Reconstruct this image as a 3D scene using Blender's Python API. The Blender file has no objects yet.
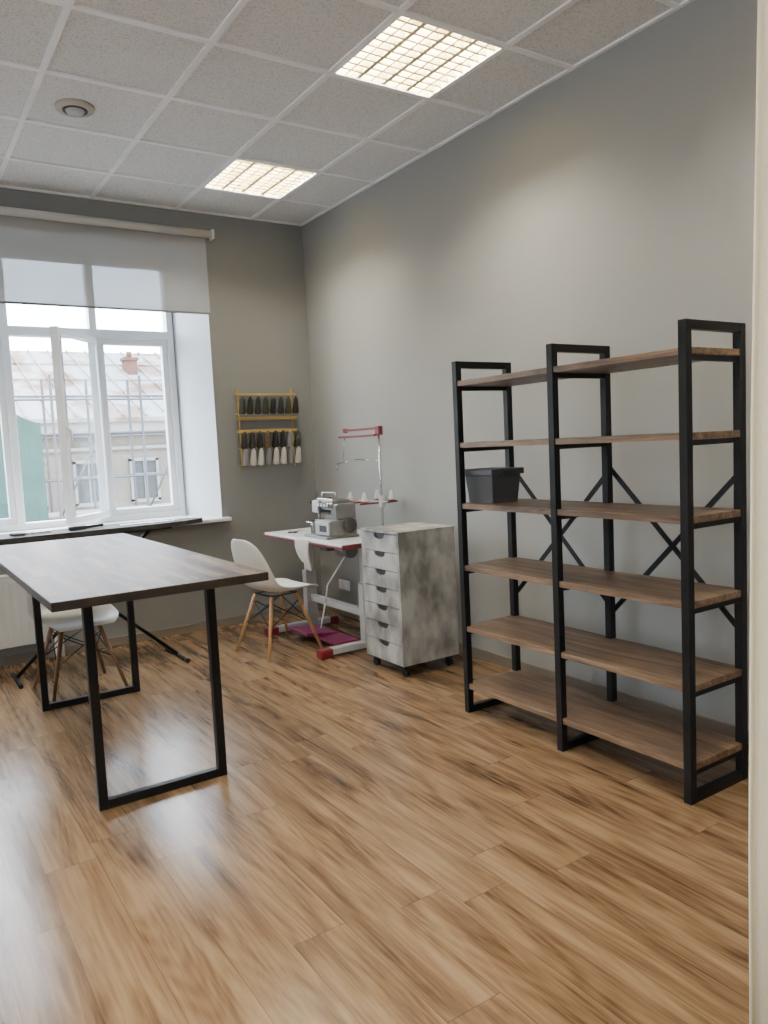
import bpy, bmesh, random
from math import *
from mathutils import Vector, Matrix
random.seed(4)
SC=bpy.context.scene; COL=SC.collection
WX=3.10; WY=5.78; H=3.245   # right wall, window wall, ceiling height

# ---------------------------------------------------------------- materials
def newmat(name):
    m=bpy.data.materials.new(name); m.use_nodes=True
    return m,m.node_tree,m.node_tree.nodes['Principled BSDF']
def N(nt,t,**kw):
    n=nt.nodes.new(t)
    for k,v in kw.items(): setattr(n,k,v)
    return n
def MA(nt,op,a,b=None,c=None):
    n=nt.nodes.new('ShaderNodeMath'); n.operation=op
    for i,v in enumerate((a,b,c)):
        if v is None: continue
        if isinstance(v,(int,float)): n.inputs[i].default_value=v
        else: nt.links.new(v,n.inputs[i])
    return n.outputs[0]
def ramp(nt,fac,stops):
    r=nt.nodes.new('ShaderNodeValToRGB'); e=r.color_ramp.elements
    while len(e)<len(stops): e.new(.5)
    for el,(p,c) in zip(e,stops): el.position=p; el.color=(*c,1)
    nt.links.new(fac,r.inputs[0]); return r.outputs[0]
def c4(c): return (*c,1)
def mat(name,c1,c2=None,scale=6,rough=.5,metal=0,bump=0,bscale=None,stretch=(1,1,1),detail=4,emis=None,es=0,spec=.5,lo=.3,hi=.7,k=1,pos=False):
    m,nt,b=newmat(name)
    if c2 is None: c2=tuple(x*.88 for x in c1)
    c1=tuple(x*k for x in c1); c2=tuple(x*k for x in c2)
    mp=N(nt,'ShaderNodeMapping'); mp.inputs['Scale'].default_value=stretch
    src=N(nt,'ShaderNodeNewGeometry').outputs['Position'] if pos else N(nt,'ShaderNodeTexCoord').outputs['Object']
    nt.links.new(src,mp.inputs[0])
    no=N(nt,'ShaderNodeTexNoise'); no.inputs['Scale'].default_value=scale; no.inputs['Detail'].default_value=detail
    nt.links.new(mp.outputs[0],no.inputs['Vector'])
    nt.links.new(ramp(nt,no.outputs['Fac'],[(lo,c2),(hi,c1)]),b.inputs['Base Color'])
    b.inputs['Roughness'].default_value=rough; b.inputs['Metallic'].default_value=metal
    b.inputs['Specular IOR Level'].default_value=spec
    if bump:
        n2=N(nt,'ShaderNodeTexNoise'); n2.inputs['Scale'].default_value=bscale or scale*8; n2.inputs['Detail'].default_value=3
        nt.links.new(mp.outputs[0],n2.inputs['Vector'])
        bp=N(nt,'ShaderNodeBump'); bp.inputs['Strength'].default_value=bump; bp.inputs['Distance'].default_value=.01
        nt.links.new(n2.outputs['Fac'],bp.inputs['Height']); nt.links.new(bp.outputs[0],b.inputs['Normal'])
    if emis: b.inputs['Emission Color'].default_value=c4(emis); b.inputs['Emission Strength'].default_value=es
    return m
def wood(name,stops,axis='y',scale=9,rough=.45,dist=1.5,stretch=.09,spec=.5,strips=0):
    m,nt,b=newmat(name)
    src=N(nt,'ShaderNodeNewGeometry').outputs['Position']; mp=N(nt,'ShaderNodeMapping')
    s={'x':(stretch,1,1),'y':(1,stretch,1),'z':(1,1,stretch)}[axis]; mp.inputs['Scale'].default_value=s
    nt.links.new(src,mp.inputs[0]); vec=mp.outputs[0]; tone=None
    if strips:
        sp=N(nt,'ShaderNodeSeparateXYZ'); nt.links.new(src,sp.inputs[0])
        xs=MA(nt,'DIVIDE',sp.outputs[0],strips); col=MA(nt,'FLOOR',xs)
        w1=N(nt,'ShaderNodeTexWhiteNoise',noise_dimensions='1D'); nt.links.new(col,w1.inputs['W'])
        row=MA(nt,'FLOOR',MA(nt,'ADD',MA(nt,'DIVIDE',sp.outputs[1],.46),w1.outputs['Value']))
        cv=N(nt,'ShaderNodeCombineXYZ'); nt.links.new(col,cv.inputs[0]); nt.links.new(row,cv.inputs[1])
        w2=N(nt,'ShaderNodeTexWhiteNoise',noise_dimensions='2D'); nt.links.new(cv.outputs[0],w2.inputs['Vector']); tone=w2.outputs['Value']
        va=N(nt,'ShaderNodeVectorMath',operation='MULTIPLY_ADD'); nt.links.new(w2.outputs['Color'],va.inputs[0]); va.inputs[1].default_value=(9,9,9); nt.links.new(mp.outputs[0],va.inputs[2]); vec=va.outputs[0]
    no=N(nt,'ShaderNodeTexNoise'); no.inputs['Scale'].default_value=scale; no.inputs['Detail'].default_value=7; no.inputs['Distortion'].default_value=dist
    no.inputs['Roughness'].default_value=.62
    nt.links.new(vec,no.inputs['Vector'])
    n2=N(nt,'ShaderNodeTexNoise'); n2.inputs['Scale'].default_value=scale*7; n2.inputs['Detail'].default_value=3
    nt.links.new(vec,n2.inputs['Vector'])
    f=MA(nt,'ADD',MA(nt,'MULTIPLY',no.outputs['Fac'],.75),MA(nt,'MULTIPLY',n2.outputs['Fac'],.25))
    if tone: f=MA(nt,'ADD',f,MA(nt,'MULTIPLY',MA(nt,'SUBTRACT',tone,.5),.20))
    nt.links.new(ramp(nt,f,stops),b.inputs['Base Color'])
    b.inputs['Roughness'].default_value=rough; b.inputs['Specular IOR Level'].default_value=spec
    bp=N(nt,'ShaderNodeBump'); bp.inputs['Strength'].default_value=.08; bp.inputs['Distance'].default_value=.004
    nt.links.new(n2.outputs['Fac'],bp.inputs['Height']); nt.links.new(bp.outputs[0],b.inputs['Normal'])
    return m
def floor_mat():
    m,nt,b=newmat('oak_laminate'); L=nt.links
    tc=N(nt,'ShaderNodeTexCoord'); s=N(nt,'ShaderNodeSeparateXYZ'); L.new(tc.outputs['Object'],s.inputs[0])
    X,Y=s.outputs[0],s.outputs[1]; W=.17; LN=1.29
    xs=MA(nt,'DIVIDE',X,W); col=MA(nt,'FLOOR',xs)
    wn=N(nt,'ShaderNodeTexWhiteNoise',noise_dimensions='1D'); L.new(col,wn.inputs['W'])
    ys=MA(nt,'ADD',MA(nt,'DIVIDE',Y,LN),wn.outputs['Value']); row=MA(nt,'FLOOR',ys)
    cv=N(nt,'ShaderNodeCombineXYZ'); L.new(col,cv.inputs[0]); L.new(row,cv.inputs[1])
    w2=N(nt,'ShaderNodeTexWhiteNoise',noise_dimensions='2D'); L.new(cv.outputs[0],w2.inputs['Vector']); R=w2.outputs['Value']
    def coord(ax,ay,o1,o2):
        c=N(nt,'ShaderNodeCombineXYZ')
        L.new(MA(nt,'ADD',MA(nt,'MULTIPLY',X,ax),MA(nt,'MULTIPLY',R,o1)),c.inputs[0])
        L.new(MA(nt,'ADD',MA(nt,'MULTIPLY',Y,ay),MA(nt,'MULTIPLY',R,o2)),c.inputs[1]); return c.outputs[0]
    n1=N(nt,'ShaderNodeTexNoise'); n1.inputs['Scale'].default_value=1; n1.inputs['Detail'].default_value=5; n1.inputs['Distortion'].default_value=.5; n1.inputs['Roughness'].default_value=.58
    L.new(coord(12,1.4,31,57),n1.inputs['Vector'])
    n2=N(nt,'ShaderNodeTexNoise'); n2.inputs['Scale'].default_value=1; n2.inputs['Detail'].default_value=4; n2.inputs['Roughness'].default_value=.6
    L.new(coord(95,3.0,11,23),n2.inputs['Vector'])
    n3=N(nt,'ShaderNodeTexNoise'); n3.inputs['Scale'].default_value=1; n3.inputs['Detail'].default_value=1
    L.new(coord(5,.55,17,39),n3.inputs['Vector'])
    rings=MA(nt,'SINE',MA(nt,'MULTIPLY',n3.outputs['Fac'],120))
    f=MA(nt,'ADD',MA(nt,'ADD',MA(nt,'MULTIPLY',n1.outputs['Fac'],.72),MA(nt,'MULTIPLY',n2.outputs['Fac'],.28)),MA(nt,'MULTIPLY',rings,.022))
    f=MA(nt,'ADD',f,MA(nt,'MULTIPLY',MA(nt,'SUBTRACT',R,.5),.04))
    colr=ramp(nt,f,[(.34,(.070,.039,.021)),(.43,(.140,.083,.045)),(.51,(.205,.128,.071)),(.63,(.275,.182,.107))])
    fx=MA(nt,'FRACT',xs); fy=MA(nt,'FRACT',ys)
    gx_=MA(nt,'LESS_THAN',fx,.013); gy_=MA(nt,'LESS_THAN',fy,.0022)
    g=MA(nt,'MAXIMUM',gx_,gy_)
    mx=N(nt,'ShaderNodeMix',data_type='RGBA'); L.new(MA(nt,'MULTIPLY',g,.5),mx.inputs[0]); L.new(colr,mx.inputs[6]); mx.inputs[7].default_value=(.03,.019,.012,1)
    L.new(mx.outputs[2],b.inputs['Base Color'])
    L.new(MA(nt,'ADD',.17,MA(nt,'MULTIPLY',n2.outputs['Fac'],.13)),b.inputs['Roughness'])
    bp=N(nt,'ShaderNodeBump'); bp.inputs['Strength'].default_value=.07; bp.inputs['Distance'].default_value=.003
    L.new(MA(nt,'SUBTRACT',n2.outputs['Fac'],g),bp.inputs['Height']); L.new(bp.outputs[0],b.inputs['Normal'])
    return m
def glass_mat(name,tint=(.95,.98,1),gl=.05):
    m,nt,b=newmat(name); nt.nodes.remove(b); out=nt.nodes['Material Output']
    t=N(nt,'ShaderNodeBsdfTransparent'); t.inputs[0].default_value=c4(tint)
    g=N(nt,'ShaderNodeBsdfGlossy'); g.inputs['Roughness'].default_value=.02
    mx=N(nt,'ShaderNodeMixShader'); mx.inputs[0].default_value=gl
    nt.links.new(t.outputs[0],mx.inputs[1]); nt.links.new(g.outputs[0],mx.inputs[2]); nt.links.new(mx.outputs[0],out.inputs[0])
    return m
def fabric_mat(name,col,transp):
    m,nt,b=newmat(name); nt.nodes.remove(b); out=nt.nodes['Material Output']
    t=N(nt,'ShaderNodeBsdfTransparent'); d=N(nt,'ShaderNodeBsdfDiffuse'); tl=N(nt,'ShaderNodeBsdfTranslucent')
    d.inputs[0].default_value=c4(col); tl.inputs[0].default_value=c4(tuple(x*.4 for x in col)); t.inputs[0].default_value=(.40,.42,.44,1)
    tc=N(nt,'ShaderNodeTexCoord'); no=N(nt,'ShaderNodeTexNoise'); no.inputs['Scale'].default_value=300
    nt.links.new(tc.outputs['Object'],no.inputs['Vector'])
    a=N(nt,'ShaderNodeMixShader'); a.inputs[0].default_value=.3
    nt.links.new(d.outputs[0],a.inputs[1]); nt.links.new(tl.outputs[0],a.inputs[2])
    x=N(nt,'ShaderNodeMixShader'); nt.links.new(MA(nt,'ADD',transp-.03,MA(nt,'MULTIPLY',no.outputs['Fac'],.06)),x.inputs[0])
    nt.links.new(a.outputs[0],x.inputs[1]); nt.links.new(t.outputs[0],x.inputs[2]); nt.links.new(x.outputs[0],out.inputs[0])
    return m
KX=.66
def roof_mat():
    m,nt,b=newmat('weathered_metal_roof')
    tc=N(nt,'ShaderNodeTexCoord'); no=N(nt,'ShaderNodeTexNoise'); no.inputs['Scale'].default_value=.55; no.inputs['Detail'].default_value=9; no.inputs['Roughness'].default_value=.62
    nt.links.new(tc.outputs['Object'],no.inputs['Vector'])
    nt.links.new(ramp(nt,no.outputs['Fac'],[(.36,(.17,.185,.20)),(.48,(.18,.18,.18)),(.55,(.12,.085,.065)),(.63,(.075,.035,.024))]),b.inputs['Base Color']); b.inputs['Roughness'].default_value=.8
    return m
M={}
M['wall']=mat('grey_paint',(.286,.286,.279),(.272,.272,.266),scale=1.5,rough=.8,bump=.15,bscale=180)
M['wallb']=mat('window_wall_grey',(.225,.228,.228),(.213,.216,.216),scale=1.5,rough=.8,bump=.15,bscale=180)  # same grey as the other walls, set darker for the window wall
M['reveal']=mat('white_plaster',(.72,.73,.74),scale=2,rough=.7)
M['floor']=floor_mat()
M['tile']=mat('ceiling_tile',(.76,.76,.75),(.56,.56,.55),scale=110,rough=.95,bump=.3,bscale=200,detail=4,lo=.34,hi=.5)
M['tbar']=mat('white_enamel',(.96,.96,.96),scale=3,rough=.4)
M['base']=mat('baseboard_vinyl',(.20,.17,.14),(.15,.125,.10),scale=8,rough=.5,stretch=(.3,.3,1))
M['pvc']=mat('white_pvc',(.82,.83,.84),(.78,.79,.80),scale=2,rough=.35)
M['glass']=glass_mat('window_glass')
M['black']=mat('black_powder_coat',(.007,.007,.008),(.004,.004,.005),scale=20,rough=.45,bump=.05,bscale=300,spec=.28)
M['shelfw']=wood('brown_oak_board',[(.34,(.058,.033,.020)),(.48,(.150,.092,.056)),(.64,(.27,.178,.113))],'y',scale=12)
M['tablew']=wood('dark_walnut_board',[(.32,(.009,.006,.004)),(.48,(.038,.024,.018)),(.68,(.165,.112,.082))],'y',scale=13,rough=.50,strips=.055,spec=.18)
M['tabedge']=wood('dark_walnut_edge',[(.34,(.008,.006,.005)),(.66,(.030,.021,.017))],'y',scale=13,rough=.5)
M['beech']=wood('beech_dowel',[(.35,(.33,.17,.07)),(.65,(.52,.30,.14))],'z',scale=30,rough=.4)
M['darkbeech']=wood('brown_dowel',[(.35,(.12,.055,.025)),(.65,(.22,.11,.055))],'z',scale=30,rough=.4)
M['shell']=mat('white_plastic_shell',(.70,.69,.66),(.66,.65,.62),scale=3,rough=.38)
M['shellg']=mat('pale_grey_plastic_shell',(.54,.53,.51),scale=3,rough=.38)
M['concrete']=mat('concrete_laminate',(.38,.37,.355),(.15,.145,.138),scale=7,rough=.6,stretch=(1.2,1.2,.7),detail=12,bump=.03,lo=.36,hi=.62,pos=True)
M['laminate']=mat('white_laminate',(.66,.66,.66),scale=2,rough=.35)
M['crimson']=mat('crimson_plastic',(.17,.012,.025),(.13,.010,.02),scale=4,rough=.4)
M['magenta']=mat('magenta_rubber',(.28,.03,.11),(.2,.02,.08),scale=30,rough=.6)
M['greymetal']=mat('light_grey_enamel',(.46,.46,.47),scale=4,rough=.4)
M['machine']=mat('grey_machine_enamel',(.19,.19,.19),(.14,.14,.14),scale=9,rough=.28)
M['chrome']=mat('brushed_steel',(.6,.6,.6),scale=30,rough=.25,metal=1)
M['darkplastic']=mat('charcoal_plastic',(.028,.028,.031),(.022,.022,.025),scale=6,rough=.5)
M['binplastic']=mat('dark_grey_plastic',(.055,.056,.06),(.048,.049,.053),scale=6,rough=.48)
M['rackwood']=wood('yellow_pine',[(.35,(.50,.30,.07)),(.65,(.70,.48,.15))],'x',scale=20)
def thr(n,a,b): return mat(n,a,b,scale=60,rough=.85,stretch=(.1,.1,4),bump=.4)
M['threadk']=thr('black_thread',(.02,.02,.022),(.01,.01,.011)); M['threado']=thr('dark_green_thread',(.040,.046,.032),(.026,.030,.02))
M['threadg']=thr('grey_thread',(.26,.25,.25),(.19,.18,.18)); M['threadw']=thr('cream_thread',(.66,.63,.58),(.55,.52,.48)); M['threadb']=thr('brown_thread',(.12,.07,.05),(.08,.05,.03))
M['curtain']=mat('cream_curtain_cloth',(.88,.78,.58),(.82,.72,.52),scale=200,rough=.9,bump=.2,bscale=400)
M['blind']=fabric_mat('screen_blind_fabric',(.90,.885,.85),.48)
M['blindrail']=mat('blind_rail_grey',(.60,.59,.57),scale=3,rough=.5)
M['hem']=mat('hem_bar_grey',(.16,.16,.16),scale=3,rough=.5)
M['iron']=mat('dark_board_cover',(.035,.033,.034),(.02,.019,.02),scale=25,rough=.75)
M['radiator']=mat('radiator_enamel',(.66,.66,.63),scale=3,rough=.4)
M['lampglow']=mat('glowing_lamp_reflector',(.62,.53,.30),scale=2,rough=.5,emis=(1,.80,.42),es=2)  # reflector emits by itself, standing in for reflected tube light
M['tube']=mat('fluorescent_tube',(1,1,.95),scale=2,rough=.4,emis=(1,.93,.76),es=320)
M['louver']=mat('lamp_louver_cream',(.58,.50,.30),scale=2,rough=.45)
M['cloth']=mat('beige_cloth',(.46,.425,.36),scale=12,rough=.9)
M['facade']=mat('facade_plaster',(.23,.205,.17),(.16,.14,.12),scale=.9,rough=.9,detail=8,k=KX)
M['facadetrim']=mat('facade_cornice',(.28,.27,.25),scale=.8,rough=.9,k=KX)
M['roof']=roof_mat()
M['brick']=mat('red_chimney_brick',(.15,.06,.045),(.10,.045,.03),scale=3,rough=.9,k=.6)
M['outglass']=mat('dark_outdoor_pane',(.035,.04,.045),scale=1,rough=.6,k=.6)
M['scaf']=mat('scaffold_steel',(.07,.08,.10),scale=1,rough=.6,k=.35)
M['tarp']=mat('green_scaffold_net',(.025,.082,.070),(.016,.055,.048),scale=2,rough=.9,k=.5)
M['ground']=mat('street_asphalt',(.07,.07,.07),scale=1,rough=.9)
M['beige']=mat('warm_ring_plastic',(.50,.46,.38),scale=4,rough=.5)

# ---------------------------------------------------------------- geometry
class G:
    def __init__(s): s.bm=bmesh.new(); s.mi=0
    def _done(s,vs,fs,smooth=False):
        for f in fs: f.material_index=s.mi; f.smooth=smooth
    def box(s,x0,x1,y0,y1,z0,z1,bev=0,rot=None,piv=None):
        r=bmesh.ops.create_cube(s.bm,size=1); vs=r['verts']
        c=Vector(((x0+x1)/2,(y0+y1)/2,(z0+z1)/2)); d=(x1-x0,y1-y0,z1-z0)
        for v in vs: v.co=Vector((v.co.x*d[0],v.co.y*d[1],v.co.z*d[2]))+c
        fs=list({f for v in vs for f in v.link_faces}); s._done(vs,fs)
        if bev:
            es=list({e for v in vs for e in v.link_edges})
            r=bmesh.ops.bevel(s.bm,geom=es,offset=bev,segments=2,profile=.5,affect='EDGES')
            vs=list({v for f in r['faces'] for v in f.verts}|{v for v in vs if v.is_valid})
            s._done(vs,r['faces'])
        if rot is not None:
            bmesh.ops.rotate(s.bm,verts=[v for v in vs if v.is_valid],cent=piv or c,matrix=rot)
        return s
    def cyl(s,p1,p2,r1,r2=None,seg=16,caps=True):
        r2=r1 if r2 is None else r2; p1=Vector(p1);p2=Vector(p2); d=p2-p1
        q=d.to_track_quat('Z','Y').to_matrix()
        a=[s.bm.verts.new(p1+q@Vector((r1*cos(2*pi*i/seg),r1*sin(2*pi*i/seg),0))) for i in range(seg)]
        b=[s.bm.verts.new(p2+q@Vector((r2*cos(2*pi*i/seg),r2*sin(2*pi*i/seg),0))) for i in range(seg)]
        for i in range(seg):
            f=s.bm.faces.new((a[i],a[(i+1)%seg],b[(i+1)%seg],b[i])); f.smooth=True; f.material_index=s.mi
        if caps:
            for l in (a[::-1],b): f=s.bm.faces.new(l); f.material_index=s.mi
        return s
    def beam(s,p1,p2,w,t=None,up=(0,0,1)):
        t=w if t is None else t; p1=Vector(p1);p2=Vector(p2); z=(p2-p1).normalized(); upv=Vector(up)
        if abs(z.dot(upv))>.99: upv=Vector((0,1,0))
        x=z.cross(upv).normalized(); y=z.cross(x)
        def ring(p): return [s.bm.verts.new(p+x*a*w/2+y*b*t/2) for a,b in ((-1,-1),(1,-1),(1,1),(-1,1))]
        a=ring(p1);b=ring(p2)
        for i in range(4):
            f=s.bm.faces.new((a[i],a[(i+1)%4],b[(i+1)%4],b[i])); f.material_index=s.mi
        for l in (a[::-1],b): f=s.bm.faces.new(l); f.material_index=s.mi
        return s
    def lathe(s,prof,c=(0,0,0),seg=24,axis=None):
        c=Vector(c); q=Vector(axis).to_track_quat('Z','Y').to_matrix() if axis else Matrix.Identity(3)
        rings=[[s.bm.verts.new(c+q@Vector((max(r,1e-4)*cos(2*pi*i/seg),max(r,1e-4)*sin(2*pi*i/seg),z))) for i in range(seg)] for r,z in prof]
        for a,b in zip(rings,rings[1:]):
            for i in range(seg):
                f=s.bm.faces.new((a[i],a[(i+1)%seg],b[(i+1)%seg],b[i])); f.smooth=True; f.material_index=s.mi
        for l in (rings[0][::-1],rings[-1]): f=s.bm.faces.new(l); f.material_index=s.mi
        return s
    def path(s,pts,r,seg=8):
        for a,b in zip(pts,pts[1:]): s.cyl(a,b,r,seg=seg)
        return s
    def prism(s,poly,z0,z1):
        a=[s.bm.verts.new((x,y,z0)) for x,y in poly]; b=[s.bm.verts.new((x,y,z1)) for x,y in poly]; n=len(poly)
        for i in range(n):
            f=s.bm.faces.new((a[i],a[(i+1)%n],b[(i+1)%n],b[i])); f.material_index=s.mi
        for l in (a[::-1],b): f=s.bm.faces.new(l); f.material_index=s.mi
        return s
    def mesh(s,name,mats,center=True):
        bmesh.ops.recalc_face_normals(s.bm,faces=s.bm.faces)
        c=Vector((0,0,0))
        if center:
            xs=[v.co for v in s.bm.verts]
            mn=Vector([min(v[i] for v in xs) for i in range(3)]); mx=Vector([max(v[i] for v in xs) for i in range(3)])
            c=(mn+mx)/2; bmesh.ops.translate(s.bm,verts=s.bm.verts,vec=-c)
        me=bpy.data.meshes.new(name); s.bm.to_mesh(me); s.bm.free()
        for m in (mats if isinstance(mats,list) else [mats]): me.materials.append(M[m] if isinstance(m,str) else m)
        return me,c
def add(name,g,mats,parent=None,label=None,cat=None,kind=None,group=None,center=True):
    me,c=g.mesh(name,mats,center); o=bpy.data.objects.new(name,me); o.location=c; COL.objects.link(o)
    if parent: o.parent=parent
    if label: o['label']=label
    if cat: o['category']=cat
    if kind: o['kind']=kind
    if group: o['group']=group
    return o
def thing(name,label,cat,loc=(0,0,0),rot=0,group=None):
    e=bpy.data.objects.new(name,None); e.empty_display_size=.1; e.location=loc; e.rotation_euler=(0,0,rot); COL.objects.link(e)
    e['label']=label; e['category']=cat
    if group: e['group']=group
    return e
def copytree(o,loc,rot=None):
    n=o.copy(); n.location=loc
    if rot is not None: n.rotation_euler=(0,0,rot)
    COL.objects.link(n)
    def rec(src,dst):
        for ch in list(src.children):
            if ch==dst: continue
            k=ch.copy(); k.parent=dst; COL.objects.link(k); rec(ch,k)
    rec(o,n); return n

# ---------------------------------------------------------------- room shell
XL=-3.7; YB=-2.2
add('floor',G().box(XL-.2,WX+.2,YB-.2,WY+.05,-.12,0),'floor',kind='structure',center=False)
add('ceiling',G().box(XL-.2,WX+.2,YB-.2,WY+.7,H+.10,H+.2),'tile',kind='structure',center=False)
gx=[2.64-.612*i for i in range(0,11)]; gy=[2.785+.612*j for j in range(-8,5)]
lamps=[(2.03,2.785),(2.03,4.621),(-.418,2.785),(-.418,4.621),(2.03,.949),(-.418,.949),(-2.254,2.785),(-2.254,.949),(.806,-.887)]
def islamp(cx,cy): return any(abs(lx+.306-cx)<.1 and abs(ly+.306-cy)<.1 for lx,ly in lamps)
g=G()
xs=[XL]+sorted(gx)+[WX]; ys=[YB]+gy+[WY]
ys=sorted(set(y for y in ys if y<=WY))
for a,b in zip(xs,xs[1:]):
    for c,d in zip(ys,ys[1:]):
        if not islamp((a+b)/2,(c+d)/2): g.box(a+.004,b-.004,c+.004,d-.004,H+.004,H+.018)
add('trim_1',g,'tile',kind='structure',center=False)
g=G()
for x in gx: g.box(x-.015,x+.015,YB,WY,H-.006,H+.004)
for y in ys[1:-1]: g.box(XL,WX,y-.015,y+.015,H-.0065,H+.0035)
g.box(WX-.024,WX,YB,WY,H-.008,H+.003); g.box(XL,WX,WY-.024,WY,H-.008,H+.003)
add('trim_2',g,'tbar',kind='structure',center=False)
add('wall_right',G().box(WX,WX+.2,YB-.2,WY+.7,0,H+.1),'wall',kind='structure',center=False)
g=G(); g.box(XL-.25,XL,YB-.2,WY+.7,0,.85); g.box(XL-.25,XL,YB-.2,WY+.7,2.98,H+.1)
for a,b in ((YB-.2,-1.75),(.2,WY+.7)): g.box(XL-.25,XL,a,b,.85,2.98)
add('wall_left',g,'wall',kind='structure',center=False)
add('wall_rear',G().box(XL,WX,YB-.2,YB,0,H+.1),'wall',kind='structure',center=False)
Y2=6.5; SZ=.85; TZ=2.98
g=G()
g.prism([(2.235,WY),(WX,WY),(WX,Y2),(2.10,Y2)],SZ,TZ)
g.prism([(-.50,WY),(.10,WY),(.22,Y2),(-.62,Y2)],SZ,TZ)
g.prism([(XL,WY),(-2.635,WY),(-2.50,Y2),(XL,Y2)],SZ,TZ)
g.box(XL,WX,WY,Y2,0,SZ); g.box(XL,WX,WY,Y2,TZ,H+.1)
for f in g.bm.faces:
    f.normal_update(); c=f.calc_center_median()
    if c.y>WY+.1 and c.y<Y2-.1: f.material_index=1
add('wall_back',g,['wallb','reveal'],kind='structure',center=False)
add('baseboard_right',G().box(WX-.016,WX,YB,WY,0,.065,.004),'base',kind='structure')
add('baseboard_back',G().box(XL,WX-.016,WY-.016,WY,0,.065,.004),'base',kind='structure')
add('baseboard_left',G().box(XL,XL+.016,YB,WY-.016,0,.065,.004),'base',kind='structure')

def sash(name,w,h,d,parent):
    fr=.046; g=G()
    for b in ((0,w,0,fr),(0,w,h-fr,h),(0,fr,fr,h-fr),(w-fr,w,fr,h-fr)): g.box(b[0],b[1],-d,0,b[2],b[3],.004)
    o=add(name,g,'pvc',parent)
    gl=add('glass',G().box(fr-.01,w-fr+.01,-d*.55,-d*.45,fr-.01,h-fr+.01),'glass',parent)
    return o,gl
def window(nm,x0,x1,opened):
    yf=6.36; n=3; fr=.05; mu=.028; z0,z1=SZ+.03,TZ-.01; zt=2.34
    g=G()
    g.box(x0,x1,yf-.05,yf+.05,z0,z0+fr,.004); g.box(x0,x1,yf-.05,yf+.05,z1-fr,z1,.004)
    g.box(x0,x1,yf-.05,yf+.05,zt,zt+.07,.004)
    g.box(x0,x0+fr,yf-.049,yf+.049,z0,z1,.004); g.box(x1-fr,x1,yf-.049,yf+.049,z0,z1,.004)
    w=(x1-x0)/n
    for i in (1,2): g.box(x0+w*i-mu,x0+w*i+mu,yf-.048,yf+.048,z0,z1,.004)
    o=add(nm,g,'pvc',kind='structure',center=False)
    for i in range(n):
        a=x0+w*i+(mu if i else fr); b=x0+w*(i+1)-(mu if i<n-1 else fr)
        add('glass',G().box(a-.005,b+.005,yf-.006,yf+.006,zt+.065,z1-fr+.005),'glass',o)
        piv=bpy.data.objects.new('sash',None); COL.objects.link(piv); piv.parent=o
        piv.empty_display_size=.05
        if i==1 and opened:
            piv.location=(b,yf-.05,z0+fr); piv.rotation_euler=(0,0,pi+radians(50))
            sash('sash_frame',b-a,zt-z0-fr,-.05,piv)
            add('handle',G().box(b-a-.038,b-a-.01,.05,.072,.62,.70,.004).box(b-a-.032,b-a-.016,.065,.088,.55,.68,.004),'pvc',piv)
        else:
            piv.location=(a,yf+.03,z0+fr); sash('sash_frame',b-a,zt-z0-fr,.06,piv)
    return o
window('window_1',.215,2.12,True)
window('window_2',-2.52,-.61,False)
o=window('added_light_window',-1.75,.2,False); o.rotation_euler=(0,0,pi/2); o.location=(6.36+XL-.12,0,0)  # unseen window, added to light the shelf side and curtain
add('trim_3',G().box(.04,2.29,WY-.07,6.32,SZ,SZ+.028,.006),'pvc',kind='structure')
add('trim_4',G().box(-2.69,-.44,WY-.07,6.32,SZ,SZ+.028,.006),'pvc',kind='structure')

# roller blinds
def blind(x0,x1,zb,label):
    e=thing('roller_blind',label,'window blind',((x0+x1)/2,WY-.05,zb)); w=(x1-x0)/2; t=3.07-zb
    add('roller_tube',G().cyl((-w-.04,0,t),(w+.04,0,t),.028),'blindrail',e)
    add('bracket',G().box(-w-.055,-w-.04,-.03,.05,t-.035,t+.035,.003),'pvc',e)
    add('bracket',G().box(w+.04,w+.055,-.03,.05,t-.035,t+.035,.003),'pvc',e)
    add('fabric',G().box(-w,w,.0245,.0255,.01,t),'blind',e)
    add('hem_bar',G().box(-w,w,.018,.032,-.004,.010,.002),'hem',e)
blind(.06,2.24,2.47,'half-lowered sheer off-white roller blind over the window')
blind(-2.66,-.48,2.47,'half-lowered sheer off-white roller blind over the window')

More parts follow.
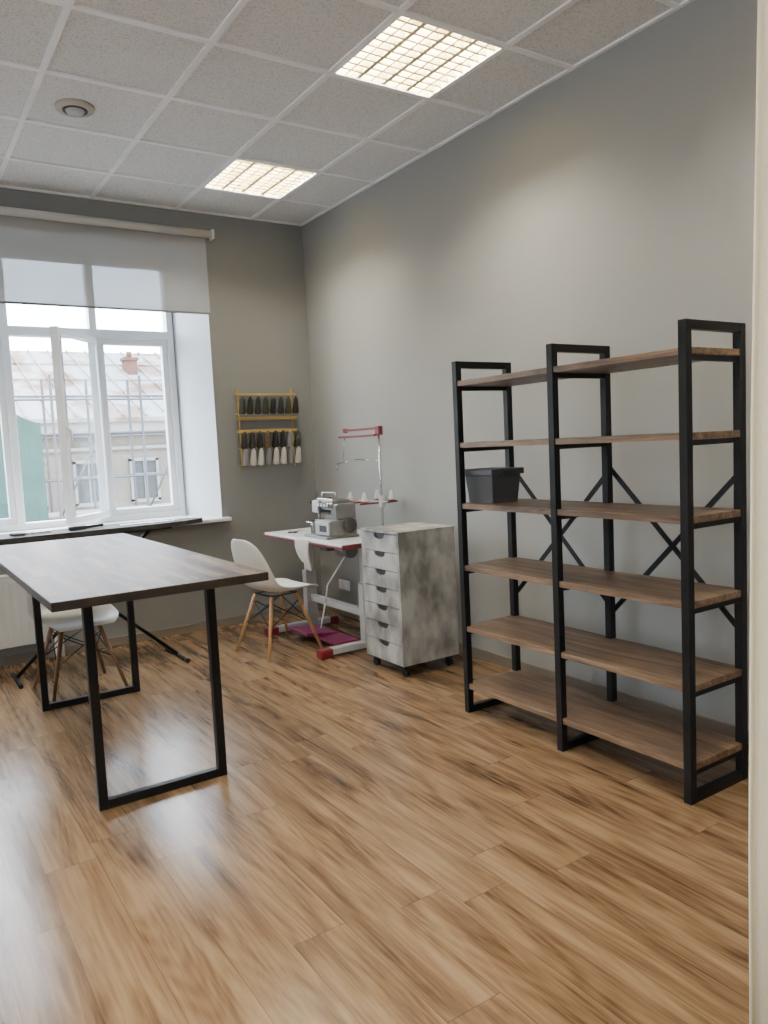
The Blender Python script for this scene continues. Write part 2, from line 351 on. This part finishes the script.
# ceiling lamps
def lamp(x,y):
    e=thing('ceiling_lamp','square recessed fluorescent ceiling lamp with glowing louver grid','ceiling lamp',(x+.306,y+.306,H),group='recessed ceiling lamps')
    s=.300; g=G()
    g.box(-s,s,-s,s,.085,.09)
    for a in (-1,1):
        g.box(a*s-.003,a*s+.003,-s,s,0,.09); g.box(-s,s,a*s-.003,a*s+.003,0,.09)
    for i in range(1,4):
        xx=-s+i*s/2; r=[]
        for yy in (-s+.005,s-.005): r.append([g.bm.verts.new((xx-.03,yy,.084)),g.bm.verts.new((xx,yy,.046)),g.bm.verts.new((xx+.03,yy,.084))])
        g.bm.faces.new((r[0][0],r[0][1],r[1][1],r[1][0])); g.bm.faces.new((r[0][1],r[0][2],r[1][2],r[1][1]))
    add('housing',g,'lampglow',e)
    g=G()
    for a in (-1,1): g.box(a*(s-.005)-.007,a*(s-.005)+.007,-s,s,-.008,.004); g.box(-s,s,a*(s-.005)-.007,a*(s-.005)+.007,-.008,.004)
    add('rim',g,'tbar',e)
    g=G()
    for i in range(1,4): 
        xx=-s+i*s/2; g.box(xx-.011,xx+.011,-s+.01,s-.01,.003,.006); g.box(xx-.004,xx+.004,-s+.01,s-.01,.006,.045)
    for i in range(4):
        xx=-s+(i+.5)*s/2; g.box(xx-.003,xx+.003,-s+.01,s-.01,.0025,.0055)
    for j in range(1,10):
        yy=-s+j*2*s/10; g.box(-s+.01,s-.01,yy-.006,yy+.006,.002,.005); g.box(-s+.01,s-.01,yy-.003,yy+.003,.005,.036)
    add('louver',g,'louver',e)
    for i in range(4):
        xx=-s+(i+.5)*s/2; add('tube',G().cyl((xx,-s+.02,.062),(xx,s-.02,.062),.012,seg=12),'tube',e)
    return e
L0=lamp(*lamps[0])
for lx,ly in lamps[1:]: copytree(L0,(lx+.306,ly+.306,H))
e=thing('ceiling_detector','round beige and grey detector mounted on ceiling tile','smoke detector',(1.02,4.35,H))
add('ring',G().lathe([(.052,-.016),(.095,-.012),(.10,.004),(.05,.004)],seg=40),'beige',e)
add('body',G().lathe([(.02,-.034),(.042,-.030),(.052,-.012),(.052,.004)],seg=32),'greymetal',e)
add('grille',G().lathe([(.045,-.018),(.062,-.020),(.064,-.016),(.045,-.014)],seg=32),'darkplastic',e)

# ---------------------------------------------------------------- shelving unit
SX0,SX1=2.41,2.745; SY=[1.70,2.345,2.99]; SH=1.79; P=.034
e=thing('shelving_unit','tall open shelving unit, black metal frame and six oak boards','shelf',(SX0+.17,2.345,0))
ox,oy=SX0+.17,2.345
shz=[.14,.44,.755,1.07,1.375,1.68]
for y in SY:
    g=G(); yy=y-oy; a=SX0-ox; b=SX1-ox
    for x in (a,b): g.box(x,x+P,yy-P/2,yy+P/2,0,SH,.002)
    g.box(a+P,b,yy-P/2+.001,yy+P/2-.001,SH-P,SH,.002); g.box(a+P,b,yy-P/2+.001,yy+P/2-.001,0.0,P,.002)
    for z in shz: g.box(a+P,b,yy-.010,yy+.010,z-.034,z-.014)
    add('side_frame',g,'black',e)
for z in shz:
    g=G(); a=SX0-ox+.006; b=SX1-ox+P-.006
    y0,y1=SY[0]-oy-.014,SY[2]-oy+.014
    g.box(a+P-.004,b-P+.004,y0,y1,z-.013,z+.013,.0015)
    for k in (0,1):
        u0,u1=SY[k]-oy+P/2,SY[k+1]-oy-P/2
        g.box(a,a+P,u0,u1,z-.013,z+.013,.0015); g.box(b-P,b,u0,u1,z-.013,z+.013,.0015)
    add('shelf_board',g,'shelfw',e)
xb=SX1-ox+P+.004
for k in (0,1):
    y0,y1=SY[k]-oy,SY[k+1]-oy
    add('cross_brace',G().beam((xb,y0,.58),(xb,y1,1.24),.006,.022),'black',e)
    add('cross_brace',G().beam((xb+.007,y1,.58),(xb+.007,y0,1.24),.006,.022),'black',e)

# storage bin on shelf
e=thing('storage_bin','dark grey plastic storage bin with flared rim on shelf','plastic bin',(2.565,2.905,1.0838))
def frustum(g,hx0,hy0,z0,hx1,hy1,z1):
    a=[g.bm.verts.new((sx*hx0,sy*hy0,z0)) for sx,sy in((-1,-1),(1,-1),(1,1),(-1,1))]; b=[g.bm.verts.new((sx*hx1,sy*hy1,z1)) for sx,sy in((-1,-1),(1,-1),(1,1),(-1,1))]
    for i in range(4): g.bm.faces.new((a[i],a[(i+1)%4],b[(i+1)%4],b[i]))
    return a,b
g=G(); a,b=frustum(g,.082,.088,0,.095,.103,.15); g.bm.faces.new(a[::-1])
a2,b2=frustum(g,.078,.084,.005,.091,.099,.15); g.bm.faces.new(a2)
for i in range(4): g.bm.faces.new((b[i],b[(i+1)%4],b2[(i+1)%4],b2[i]))
add('bin_body',g,'binplastic',e)
g=G()
for a in (-1,1): g.box(a*.100-.008,a*.100+.008,-.115,.115,.138,.168,.003); g.box(-.094,.094,a*.107-.008,a*.107+.008,.138,.168,.003)
g.box(-.094,.094,-.105,.105,.158,.164,.002)
add('lid',g,'binplastic',e)
for a in (-1,1): add('handle',G().box(-.045,.045,a*.121-.006,a*.121+.006,.125,.155,.004),'darkplastic',e)

# ---------------------------------------------------------------- cutting table
TT=.915
e=thing('cutting_table','long dark walnut table on black square-tube metal legs','table',(.845,3.86,0))
g=G(); g.box(-.405,.405,-1.09,1.09,TT-.034,TT,.003)
for f in g.bm.faces:
    f.normal_update()
    if f.normal.z<.8: f.material_index=1
add('table_top',g,['tablew','tabedge'],e)
for y,xa,xb2 in ((3.10,.62,1.12),(4.56,.65,1.155)):
    g=G(); yy=y-3.86; a=xa-.845; b=xb2-.845; q=.036
    for x in (a,b): g.box(x-q/2,x+q/2,yy-q/2,yy+q/2,0,TT-.035,.002)
    g.box(a+q/2,b-q/2,yy-q/2+.001,yy+q/2-.001,0,q,.002); g.box(a+q/2,b-q/2,yy-q/2+.001,yy+q/2-.001,TT-.035-q,TT-.035,.002)
    add('leg_frame',g,'black',e)

# ---------------------------------------------------------------- chairs
def chair(loc,rot,label,shell,legm):
    e=thing('shell_chair',label,'chair',loc,rot,group='shell chairs with wooden legs')
    pr=[(.238,.418,.155,.0),(.225,.437,.185,.006),(.17,.445,.212,.016),(.08,.436,.228,.028),(0,.428,.235,.04),(-.08,.428,.238,.052),(-.145,.443,.238,.062),(-.19,.482,.236,.066),(-.213,.54,.23,.062),(-.232,.61,.222,.055),(-.250,.68,.208,.045),(-.266,.745,.18,.035),(-.276,.79,.135,.022),(-.281,.812,.07,.01)]
    g=G(); n=12; rows=[]
    for i,(y,z,hw,cup) in enumerate(pr):
        a=pr[max(i-1,0)]; b=pr[min(i+1,len(pr)-1)]; t=Vector((0,b[0]-a[0],b[1]-a[1])).normalized(); nn=Vector((0,t.z,-t.y))
        if nn.z<0 or (nn.z<.2 and nn.y<0): nn=-nn
        row=[]
        for k in range(n+1):
            u=-1+2*k/n; x=hw*sin(u*pi/2*.92)/sin(pi/2*.92)
            row.append(g.bm.verts.new(Vector((x,y,z))+nn*cup*abs(u)**2.4))
        rows.append(row)
    for a,b in zip(rows,rows[1:]):
        for k in range(n): f=g.bm.faces.new((a[k],a[k+1],b[k+1],b[k])); f.smooth=True
    o=add('seat_shell',g,shell,e)
    so=o.modifiers.new('thick','SOLIDIFY'); so.thickness=.007; sb=o.modifiers.new('sub','SUBSURF'); sb.levels=1; sb.render_levels=2
    for sx in (-1,1):
        for sy in (-1,1):
            add('leg',G().cyl((sx*.105,sy*.10-.01,.405),(sx*.215,sy*.215-.01,0),.0145,.010,seg=12),legm,e)
    g=G()
    P1=lambda sx,sy,z:(sx*(.105+.11*(.405-z)/.405),sy*(.10+.115*(.405-z)/.405)-.01,z)
    for sx in (-1,1):
        g.cyl(P1(sx,-1,.36),P1(sx,1,.2),.004,seg=8).cyl(P1(sx,1,.36),P1(sx,-1,.2),.004,seg=8)
        g.cyl(P1(-1,sx,.36),P1(1,sx,.2),.004,seg=8).cyl(P1(1,sx,.36),P1(-1,sx,.2),.004,seg=8)
        g.beam(P1(sx,-1,.408),P1(sx,1,.408),.02,.006); g.beam(P1(-1,sx,.408),P1(1,sx,.408),.02,.006)
    add('brace_wires',g,'black',e)
    return e
chair((2.22,4.80,0),-pi/2+.12,'white plastic shell chair with light wooden legs at sewing table','shell','beech')
chair((.90,4.85,0),pi+.08,'pale grey shell chair with brown wooden legs beneath cutting table','shellg','darkbeech')

# ---------------------------------------------------------------- drawer cabinet
e=thing('drawer_cabinet','tall concrete-look drawer cabinet with seven drawers on casters','cabinet',(2.69,3.86,0))
hx,hy=.210,.205; z0,z1=.075,.88
g=G(); g.box(-hx+.022,hx,-hy,hy,z0,z1-.015,.001); g.box(-hx-.002,hx+.001,-hy-.002,hy+.002,z1-.0145,z1,.0015)
g.box(-hx,-hx+.022,-hy,-hy+.012,z0,z1-.015); g.box(-hx,-hx+.022,hy-.012,hy,z0,z1-.015); g.box(-hx,-hx+.022,-hy+.012,hy-.012,z0,z0+.014)
add('cabinet_body',g,'concrete',e)
dh=(z1-.016-z0-.016)/7
for i in range(7):
    zb=z0+.016+i*dh; zt=zb+dh-.0045; w=hy-.0135
    g=G(); ysn=[-w]+[-.058*cos(pi*k/12) for k in range(13)]+[w]; zs=[zt]+[zt-.033*sin(pi*k/12)**.7 if 0<k<12 else zt for k in range(13)]+[zt]
    cols=[[g.bm.verts.new((x,y,z)) for x in (-hx-.001,-hx+.010) for z in (zb,zz)] for y,zz in zip(ysn,zs)]
    for p,q in zip(cols,cols[1:]):
        g.bm.faces.new((p[0],q[0],q[1],p[1])); g.bm.faces.new((p[2],p[3],q[3],q[2])); g.bm.faces.new((p[1],q[1],q[3],p[3])); g.bm.faces.new((p[0],p[2],q[2],q[0]))
    for p in (cols[0],cols[-1]): g.bm.faces.new((p[0],p[1],p[3],p[2]))
    d=add('drawer',g,'concrete',e)
    h=add('recess_shade_plate',G().box(-hx+.0105,-hx+.0215,-w,w,zt-.04,zt+.003),'darkplastic',None,label='dark plate for shade in finger cut-out'); h.parent=d; h.location=h.location-d.location  # charcoal plate puts the shade inside the cut-out into colour
for sx in (-1,1):
    for sy in (-1,1):
        cx,cy=sx*(hx-.045),sy*(hy-.045)
        add('caster',G().cyl((cx-.012,cy,.026),(cx+.012,cy,.026),.026,seg=18).box(cx-.018,cx+.018,cy-.012,cy+.012,.04,.074,.003),'black',e)

# ---------------------------------------------------------------- sewing table
tz=.765
e=thing('sewing_table','white industrial sewing table with crimson edging and grey T-legs','sewing table',(2.70,4.80,0))
ty=.60
add('table_top',G().box(-.283,.275,-ty+.012,ty-.012,tz-.03,tz,.004),'laminate',e)
g=G(); g.box(-.286,-.2835,-ty,ty,tz-.030,tz-.014,.0008).box(.2755,.285,-ty,ty,tz-.032,tz-.001,.002).box(-.283,.275,-ty,-ty+.0115,tz-.032,tz-.001,.002).box(-.283,.275,ty-.0115,ty,tz-.032,tz-.001,.002)
add('edge_band',g,'crimson',e)
for yy in (-.41,.42):
    g=G(); g.box(-.05,.04,yy-.03,yy+.03,.05,.46,.004).box(-.035,.025,yy-.022,yy+.022,.46,tz-.055,.003).box(-.2,.2,yy-.025,yy+.025,tz-.056,tz-.031,.003)
    g.box(-.32,.16,yy-.032,yy+.032,.018,.062,.006)
    add('leg',g,'greymetal',e)
    add('foot_cap',G().box(-.40,-.30,yy-.036,yy+.036,0,.064,.012),'crimson',e,label='crimson foot cap')
    add('foot_cap',G().box(.14,.22,yy-.036,yy+.036,0,.064,.012),'crimson',e,label='crimson foot cap')
add('cross_bar',G().box(-.02,.02,-.38,.39,.22,.27,.003),'greymetal',e)
add('pedal',G().box(-.30,-.04,-.06,.24,.055,.075,.006,rot=Matrix.Rotation(.12,3,'Y')).box(-.20,-.02,-.30,.30,.03,.05,.004),'magenta',e)
g=G(); g.cyl((.08,-.10,.64),(.08,.06,.64),.05,seg=24).cyl((.08,.06,.64),(.08,.09,.64),.035,seg=24).box(.05,.11,-.08,.04,.68,tz-.031)
add('motor',g,'machine',e)
add('control_box',G().box(.02,.10,.16,.28,.62,tz-.031,.008),'machine',e)
add('cable',G().path([(.05,-.05,.60),(-.08,.0,.40),(-.05,.1,.25),(-.1,.1,.07)],.006),'tbar',e)
add('cable',G().path([(.1,-.3,.7),(.14,-.25,.45),(.2,-.1,.25),(.3,.1,.18)],.006),'tbar',e)
# limp cloth draped off the front edge
g=G(); R=[]
for i in range(11):
    t=i/10; r=[]
    for j in range(13):
        u=j/12; r.append(g.bm.verts.new((-.289-.012*sin(t*pi)-.010*t*sin(u*14)+.035*t*t,-.16+.22*u*(1-.35*t)+.03*t,tz-.002-(.20+.03*sin(u*5))*t)))
    R.append(r)
for a,b in zip(R,R[1:]):
    for j in range(12): f=g.bm.faces.new((a[j],a[j+1],b[j+1],b[j])); f.smooth=True
o=add('waste_cloth',g,'cloth',e,label='limp beige hanging cloth'); so=o.modifiers.new('t','SOLIDIFY'); so.thickness=.004

# overlock machine: operator side faces -x
e=thing('overlock_machine','grey industrial overlock sewing machine with steel head on table','sewing machine',(2.62,4.70,tz+.001))
g=G(); g.box(-.13,.13,-.17,.17,0,.016,.003).box(-.09,.12,-.16,.06,.016,.125,.005).box(-.075,.12,.0605,.165,.016,.100,.004)
add('machine_base',g,'machine',e)
g=G(); g.box(-.03,.12,-.155,-.06,.1255,.235,.006).box(-.035,.11,-.10,.07,.19,.262,.008).box(-.05,.06,.0705,.165,.165,.258,.008).box(.06,.12,-.05,.14,.126,.19,.005).box(-.02,.06,-.05,.06,.1255,.15,.004)
add('machine_arm',g,'machine',e)
add('front_cover',G().box(-.102,-.0905,-.148,.048,.024,.112,.003),'greymetal',e)
add('front_panel',G().box(-.1045,-.1022,-.12,-.02,.045,.09,.0008),'darkplastic',e)
add('side_cover',G().box(-.045,.085,-.1615,-.1562,.135,.225,.002),'machine',e)
add('face_plate',G().box(-.058,-.0505,.078,.158,.172,.25,.002),'greymetal',e)
add('throat_plate',G().box(-.11,.02,.065,.16,.1005,.106,.002).box(-.12,-.076,.052,.072,.03,.095,.003),'chrome',e)
add('hand_wheel',G().lathe([(.02,0),(.050,.004),(.054,.014),(.050,.024),(.02,.03)],(.055,-.162,.085),seg=28,axis=(0,-1,0)),'darkplastic',e)
for j in range(4): add('tension_dial',G().lathe([(.016,0),(.016,.008),(.006,.012),(.006,.026),(.012,.030),(.012,.036)],(-.034,-.085+j*.042,.228),seg=16,axis=(-1,0,0)),'chrome',e)
add('needle_bar',G().cyl((-.02,.12,.17),(-.02,.12,.118),.006).box(-.05,.01,.105,.135,.1065,.118,.001),'chrome',e)
add('presser_lever',G().beam((.02,.165,.21),(-.05,.20,.24),.014),'darkplastic',e)
add('thread_guide_plate',G().box(-.03,.08,-.09,.13,.262,.270,.002).cyl((0,.10,.27),(0,.10,.31),.004).cyl((.04,-.02,.27),(.04,-.02,.31),.004).beam((0,.10,.31),(.04,-.02,.31),.008),'chrome',e)
add('oil_window',G().lathe([(.014,0),(.014,.006),(.01,.01)],(.02,.02,.27),seg=16),'crimson',e)

# thread stand
e=thing('thread_stand','tall thread stand with dark red top bars and small white cones','thread stand',(2.93,4.50,tz+.001))
add('pole',G().cyl((0,0,0),(0,0,.75),.008,seg=12).lathe([(.03,0),(.03,.008),(.012,.014),(.01,.03)],seg=20),'chrome',e)
add('guide_bar',G().box(-.010,.010,-.03,.48,.738,.756,.003).box(-.018,.018,-.03,.02,.70,.762,.004).box(-.014,.014,.44,.47,.73,.762,.003),'crimson',e)
add('guide_bar',G().box(-.052,-.036,-.02,.48,.690,.706,.003).beam((0,0,.70),(-.045,0,.70),.014),'crimson',e)
add('wire_guide',G().path([(0,0,.52),(-.02,.3,.53),(-.05,.52,.50),(-.05,.52,.44)],.0035),'chrome',e)
add('hanger_wire',G().path([(-.04,.40,.70),(-.05,.42,.53)],.003),'chrome',e)
add('spool_tray',G().box(-.012,.012,-.06,.30,.225,.232,.002).box(-.013,.013,-.02,.02,.19,.27,.003),'greymetal',e)
for y in (.03,.22): add('spool_arm',G().box(-.16,.16,y+.002,y+.014,.214,.2248,.002),'crimson',e)
for x in (-.12,.11):
    for y in (.038,.228): add('spool_disc',G().lathe([(.030,.2255),(.030,.229),(.004,.231),(.003,.236)],(x,y,0),seg=18),'crimson',e)
cone=[(.022,0),(.024,.004),(.022,.010),(.011,.056),(.008,.058),(.008,.064)]
c0=None
for x in (-.12,.11):
    for y in (.038,.228):
        if c0 is None: c0=o=add('thread_cone',G().lathe(cone,seg=18),'threadw',label='small white thread cone on sewing thread stand',cat='thread cone',group='cones on the thread stand')
        else: o=c0.copy(); COL.objects.link(o)
        o.location=(2.93+x,4.50+y,tz+.001+.2365+.032)
e=thing('seam_scissors','small dark scissors lying on white sewing table','scissors',(2.56,5.15,tz+.002),.6)
add('blade',G().beam((0,0,.004),(.1,.012,.004),.012,.003),'chrome',e); add('blade',G().beam((0,.006,.007),(.1,-.01,.007),.012,.003),'chrome',e)
for s in (-1,1):
    pts=[(-.035+.022*cos(t),s*.02+.016*sin(t),.006) for t in [2*pi*i/14 for i in range(15)]]
    add('grip',G().path(pts,.004),'darkplastic',e)
add('oil_bottle',G().lathe([(.02,0),(.022,.004),(.022,.05),(.008,.062),(.006,.09),(.002,.1)],(2.78,5.1,tz+.001),seg=20),'darkplastic',label='small black oil bottle standing on sewing table',cat='bottle')

# ---------------------------------------------------------------- thread rack
RX0,RX1=2.40,2.935; RZ=1.255
e=thing('thread_rack','wall-mounted yellow pine rack with pegs holding thread cones','thread rack',((RX0+RX1)/2,WY-.02,RZ)); rw=(RX1-RX0)/2
for s in (-1,1): add('upright',G().box(s*(rw-.03)-.004,s*(rw-.03)+.004,0,.019,0,.645,.002),'rackwood',e)
for z in (.03,.165,.30,.40,.44,.595): add('rail',G().box(-rw,rw,-.018,-.001,z-(.012 if z in(.3,.4) else .006),z+(.012 if z in (.3,.4) else .006),.002),'rackwood',e)
NP=8
for z in (.03,.165,.44):
    for i in range(NP):
        x=-rw+.032+i*(2*rw-.064)/(NP-1); add('peg',G().cyl((x,-.018,z),(x,-.038,z+.006),.004,seg=8),'beech',e)
big=[(.022,0),(.027,.004),(.0275,.03),(.0225,.07),(.0185,.112),(.015,.122),(.009,.124),(.009,.138)]
protos={}
for z,ms in ((.44,'okkokkok'),(.165,'kkkbkkgk'),(.03,'gwwgwwgw')):
    for i in range(NP):
        mk='thread'+ms[i]; x=(RX0+RX1)/2-rw+.032+i*(2*rw-.064)/(NP-1)
        colname={'k':'black','g':'grey','w':'cream','b':'brown','o':'dark green'}[ms[i]]
        if mk not in protos:
            o=add('thread_cone',G().lathe(big,seg=18),mk,label=colname+' thread cone on wall-mounted pine rack',cat='thread cone',group='thread cones on the wall rack',center=False); protos[mk]=o
        else: o=protos[mk].copy(); COL.objects.link(o)
        o.location=(x,WY-.074,RZ+z-.005); o.rotation_euler=(radians(11),0,0)

# ---------------------------------------------------------------- ironing board + tools
bz=.94
e=thing('ironing_board','long dark ironing board on black folding legs by window','ironing board',(1.12,5.24,0))
g=G(); pts=[(-.72,-.17),(.35,-.17),(.60,-.12),(.73,-.05),(.76,0),(.73,.05),(.60,.12),(.35,.17),(-.72,.17)]
g.prism(pts,bz-.03,bz)
add('board_top',g,'iron',e)
add('under_frame',G().path([(-.6,-.1,bz-.04),(.5,-.08,bz-.04),(.5,.08,bz-.04),(-.6,.1,bz-.04),(-.6,-.1,bz-.04)],.009),'black',e)
add('leg',G().cyl((-.48,-.02,bz-.04),(.48,-.10,.02),.012).cyl((.48,-.29,.014),(.48,.17,.014),.014).cyl((.48,-.31,.016),(.48,-.28,.016),.016),'black',e)
add('leg',G().cyl((.42,.08,bz-.04),(-.52,.06,.02),.012).cyl((-.52,-.14,.014),(-.52,.2,.014),.014),'black',e)
e=thing('fabric_shears','black-handled steel fabric shears on ironing board','scissors',(.72,5.20,bz+.001),.15)
add('blade',G().beam((0,0,.005),(.15,.012,.005),.02,.004),'chrome',e); add('blade',G().beam((0,.006,.010),(.15,-.008,.010),.02,.004),'chrome',e)
for s in (-1,1):
    pts=[(-.05+.035*cos(t),s*.026+.022*sin(t),.009) for t in [2*pi*i/16 for i in range(17)]]
    add('grip',G().path(pts,.007),'darkplastic',e)
add('ruler',G().box(1.30,1.7,5.20,5.24,bz+.001,bz+.005,.001),'chrome',label='steel ruler lying on dark ironing board',cat='ruler')
e=thing('hand_tool','low dark hand tool lying on ironing board','hand tool',(1.04,5.2,bz+.001),.2)
add('body',G().box(-.07,.04,-.02,.02,0,.026,.006),'darkplastic',e); add('handle',G().beam((.04,0,.012),(.16,.02,.014),.024,.018),'darkplastic',e)
e=thing('chalk_box','small dark box lying on ironing board','box',(.5,5.2,bz+.001)); add('box_body',G().box(-.05,.05,-.03,.03,0,.018,.003),'darkplastic',e); add('box_lid',G().box(-.052,.052,-.032,.032,.0185,.025,.002),'greymetal',e)

# ---------------------------------------------------------------- radiator & sockets
e=thing('panel_radiator','white ribbed panel radiator mounted below window sill','radiator',(.2,WY-.07,.14))
g=G(); g.box(-.68,.68,-.045,.035,0,.48,.008)
for i in range(26): g.box(-.66+i*.0515,-.66+i*.0515+.028,-.052,-.044,.03,.45,.003)
add('radiator_panel',g,'radiator',e)
add('radiator_grille',G().box(-.68,.68,-.048,.038,.481,.495,.003),'radiator',e)
for x,z in ((.76,.44),(.72,.05)): add('pipe',G().path([(.685,0,z),(x,0,z),(x,0,-.13)],.011,10),'radiator',e)
for x in (-.48,.48): add('bracket',G().box(x-.02,x+.02,.036,.068,.1,.4),'radiator',e)
def socket(y,z):
    e=thing('wall_socket','white square power socket on grey wall','power socket',(WX-.001,y,z),group='wall power sockets')
    add('plate',G().box(-.012,0,-.04,.04,-.04,.04,.004),'pvc',e)
    add('insert',G().lathe([(.026,0),(.027,.003),(.02,.004),(.019,.001)],(-.012,0,0),seg=24,axis=(-1,0,0)),'tbar',e)
socket(5.42,.26); socket(5.33,.26)

# ---------------------------------------------------------------- curtain
def curtain():
    g=G(); n=90; rows=[0,.6,1.4,2.2,3.15]; R=[]
    A=Vector((1.285,.765)); D=Vector((.75,-.66)).normalized(); Nn=Vector((-D.y,D.x))
    for z in rows:
        r=[]
        for i in range(n+1):
            t=i/n; amp=.028+.006*sin(z*2+i*.3)
            p=A+D*(t*.75)+Nn*(amp*sin(t*2*pi*8+z*.25)) - D*(.008*(1-z/3.15)) + D*.018*max(0,z-1.0)
            r.append(g.bm.verts.new((p.x,p.y,.015+z)))
        R.append(r)
    for a,b in zip(R,R[1:]):
        for i in range(n): f=g.bm.faces.new((a[i],a[i+1],b[i+1],b[i])); f.smooth=True
    e=thing('curtain','long cream cloth curtain hanging in soft folds','curtain',(0,0,0))
    o=add('curtain_cloth',g,'curtain',e,center=False); s=o.modifiers.new('t','SOLIDIFY'); s.thickness=.004
    B=A+D*.85; A2=A+D*.02
    add('curtain_rod',G().cyl((A2.x,A2.y,3.19),(B.x,B.y,3.19),.012),'tbar',e)
    for t in (.12,.72): p=A+D*t; add('rod_bracket',G().cyl((p.x,p.y,3.19),(p.x,p.y,H),.008),'tbar',e)
curtain()

# ---------------------------------------------------------------- outdoors
e=thing('neighbouring_building','pale old building with weathered metal roof and brick chimneys','building',(4,24,-8))
g=G(); g.box(-24,20,-1.5,8,0,10.3); add('facade',g,'facade',e)
g=G(); g.box(-24.2,20.2,-1.9,-1.4,10.0,10.5).box(-24,20,-1.62,-1.5,9.6,9.7).box(-24,20,-1.62,-1.5,7.2,7.45).box(-24,20,-1.62,-1.5,5.9,6.0); add('cornice',g,'facadetrim',e)
g=G(); a=[(-24.3,-2.0,10.5),(20.3,-2.0,10.5),(20.3,5,13.2),(-24.3,5,13.2)]
vs=[g.bm.verts.new(p) for p in a]+[g.bm.verts.new((p[0],p[1],p[2]-.12)) for p in a]
g.bm.faces.new(vs[:4]); g.bm.faces.new(vs[4:][::-1])
for i in range(4): g.bm.faces.new((vs[i],vs[(i+1)%4],vs[4+(i+1)%4],vs[4+i]))
for i in range(70):
    x=-24+i*.63; g.beam((x,-2,10.53),(x,5,13.23),.04,.06)
for k in range(1,4): g.beam((-24,-2+k*1.75,10.53+k*.675),(20,-2+k*1.75,10.53+k*.675),.03,.04)
add('roof',g,'roof',e)
for x in (-1.6,3.3,-9,9): add('chimney',G().box(x-.20,x+.20,2.2,2.6,11.8,12.6).box(x-.25,x+.25,2.15,2.65,12.6,12.7).cyl((x,2.4,12.7),(x,2.4,12.9),.09),'brick',e)
for zc in (5.0,8.7):
    for i in range(-10,10):
        x=i*1.55+.85
        add('building_window',G().box(x-.34,x+.34,-1.54,-1.49,zc-.55,zc+.55),'outglass',e)
        add('window_surround',G().box(x-.42,x-.34,-1.6,-1.5,zc-.62,zc+.62).box(x+.34,x+.42,-1.6,-1.5,zc-.62,zc+.62).box(x-.42,x+.42,-1.6,-1.5,zc+.55,zc+.65).box(x-.42,x+.42,-1.6,-1.5,zc-.65,zc-.55).box(x-.02,x+.02,-1.58,-1.5,zc-.55,zc+.55).box(x-.34,x+.34,-1.58,-1.5,zc+.16,zc+.20),'facadetrim',e)
e=thing('scaffolding','steel tube scaffolding with plank decks and green safety net','scaffolding',(3.5,19.5,-8))
g=G()
for i in range(-12,13):
    for y in (0,1.1): g.cyl((i*1.05,y,0),(i*1.05,y,11.4),.035,seg=8)
for z in (2,4,6,8,10):
    for y in (0,1.1):
        g.cyl((-12.8,y,z),(12.8,y,z),.03,seg=8); g.cyl((-12.8,y,z+.9),(12.8,y,z+.9),.025,seg=8)
for i in range(-12,12,2): g.cyl((i*1.05,0,6),(i*1.05+1.05,0,8),.025,seg=8); g.cyl((i*1.05,0,8),(i*1.05+1.05,0,10),.025,seg=8)
add('tubes',g,'scaf',e)
g=G()
for z in (2,4,6,8): g.box(-12.8,12.8,.05,1.05,z+.03,z+.08)
add('decks',g,'facadetrim',e)
g=G(); R=[]
for z in (3,5,7,9,10.4):
    R.append([g.bm.verts.new((-6.3+i*.1,-.10+.05*sin(i*1.3+z),z+(.12*sin(i*.5) if z>10 else 0))) for i in range(61)])
for a,b in zip(R,R[1:]):
    for i in range(60): f=g.bm.faces.new((a[i],a[i+1],b[i+1],b[i])); f.smooth=True
add('safety_net',g,'tarp',e)
add('street_ground',G().box(-60,60,7,80,-8.3,-8.02),'ground',label='grey asphalt street below the window',cat='street',kind='stuff')

# ---------------------------------------------------------------- light
w=bpy.data.worlds.new('overcast'); SC.world=w; w.use_nodes=True; nt=w.node_tree; bg=nt.nodes['Background']
tc=N(nt,'ShaderNodeTexCoord'); s=N(nt,'ShaderNodeSeparateXYZ'); nt.links.new(tc.outputs['Generated'],s.inputs[0])
nt.links.new(ramp(nt,s.outputs[2],[(0,(.91,.95,1)),(1,(.82,.90,1))]),bg.inputs[0]); bg.inputs[1].default_value=24
for x,y,r in ((1.17,6.6,0),(-1.56,6.6,0),(-4.0,-.78,pi/2)):
    l=bpy.data.lights.new('sky_portal','AREA'); l.shape='RECTANGLE'; l.size=2.1; l.size_y=2.15
    l.cycles.is_portal=True
    o=bpy.data.objects.new('sky_portal',l); o.location=(x,y,1.92); o.rotation_euler=(-pi/2,0,r); COL.objects.link(o)

# ---------------------------------------------------------------- camera
f,yw,pt,rl=760.9,radians(33.2),radians(5.105),radians(-2.754)
F=Vector((sin(yw)*cos(pt),cos(yw)*cos(pt),-sin(pt))); R0=Vector((cos(yw),-sin(yw),0)); U0=R0.cross(F)
R=cos(rl)*R0+sin(rl)*U0; U=cos(rl)*U0-sin(rl)*R0
cam=bpy.data.cameras.new('camera'); cam.sensor_fit='VERTICAL'; cam.sensor_height=36; cam.lens=36*f/1024; cam.clip_start=.02
co=bpy.data.objects.new('camera',cam); mw=Matrix((R,U,-F)).transposed().to_4x4(); mw.translation=(0,0,1.4); co.matrix_world=mw
COL.objects.link(co); SC.camera=co
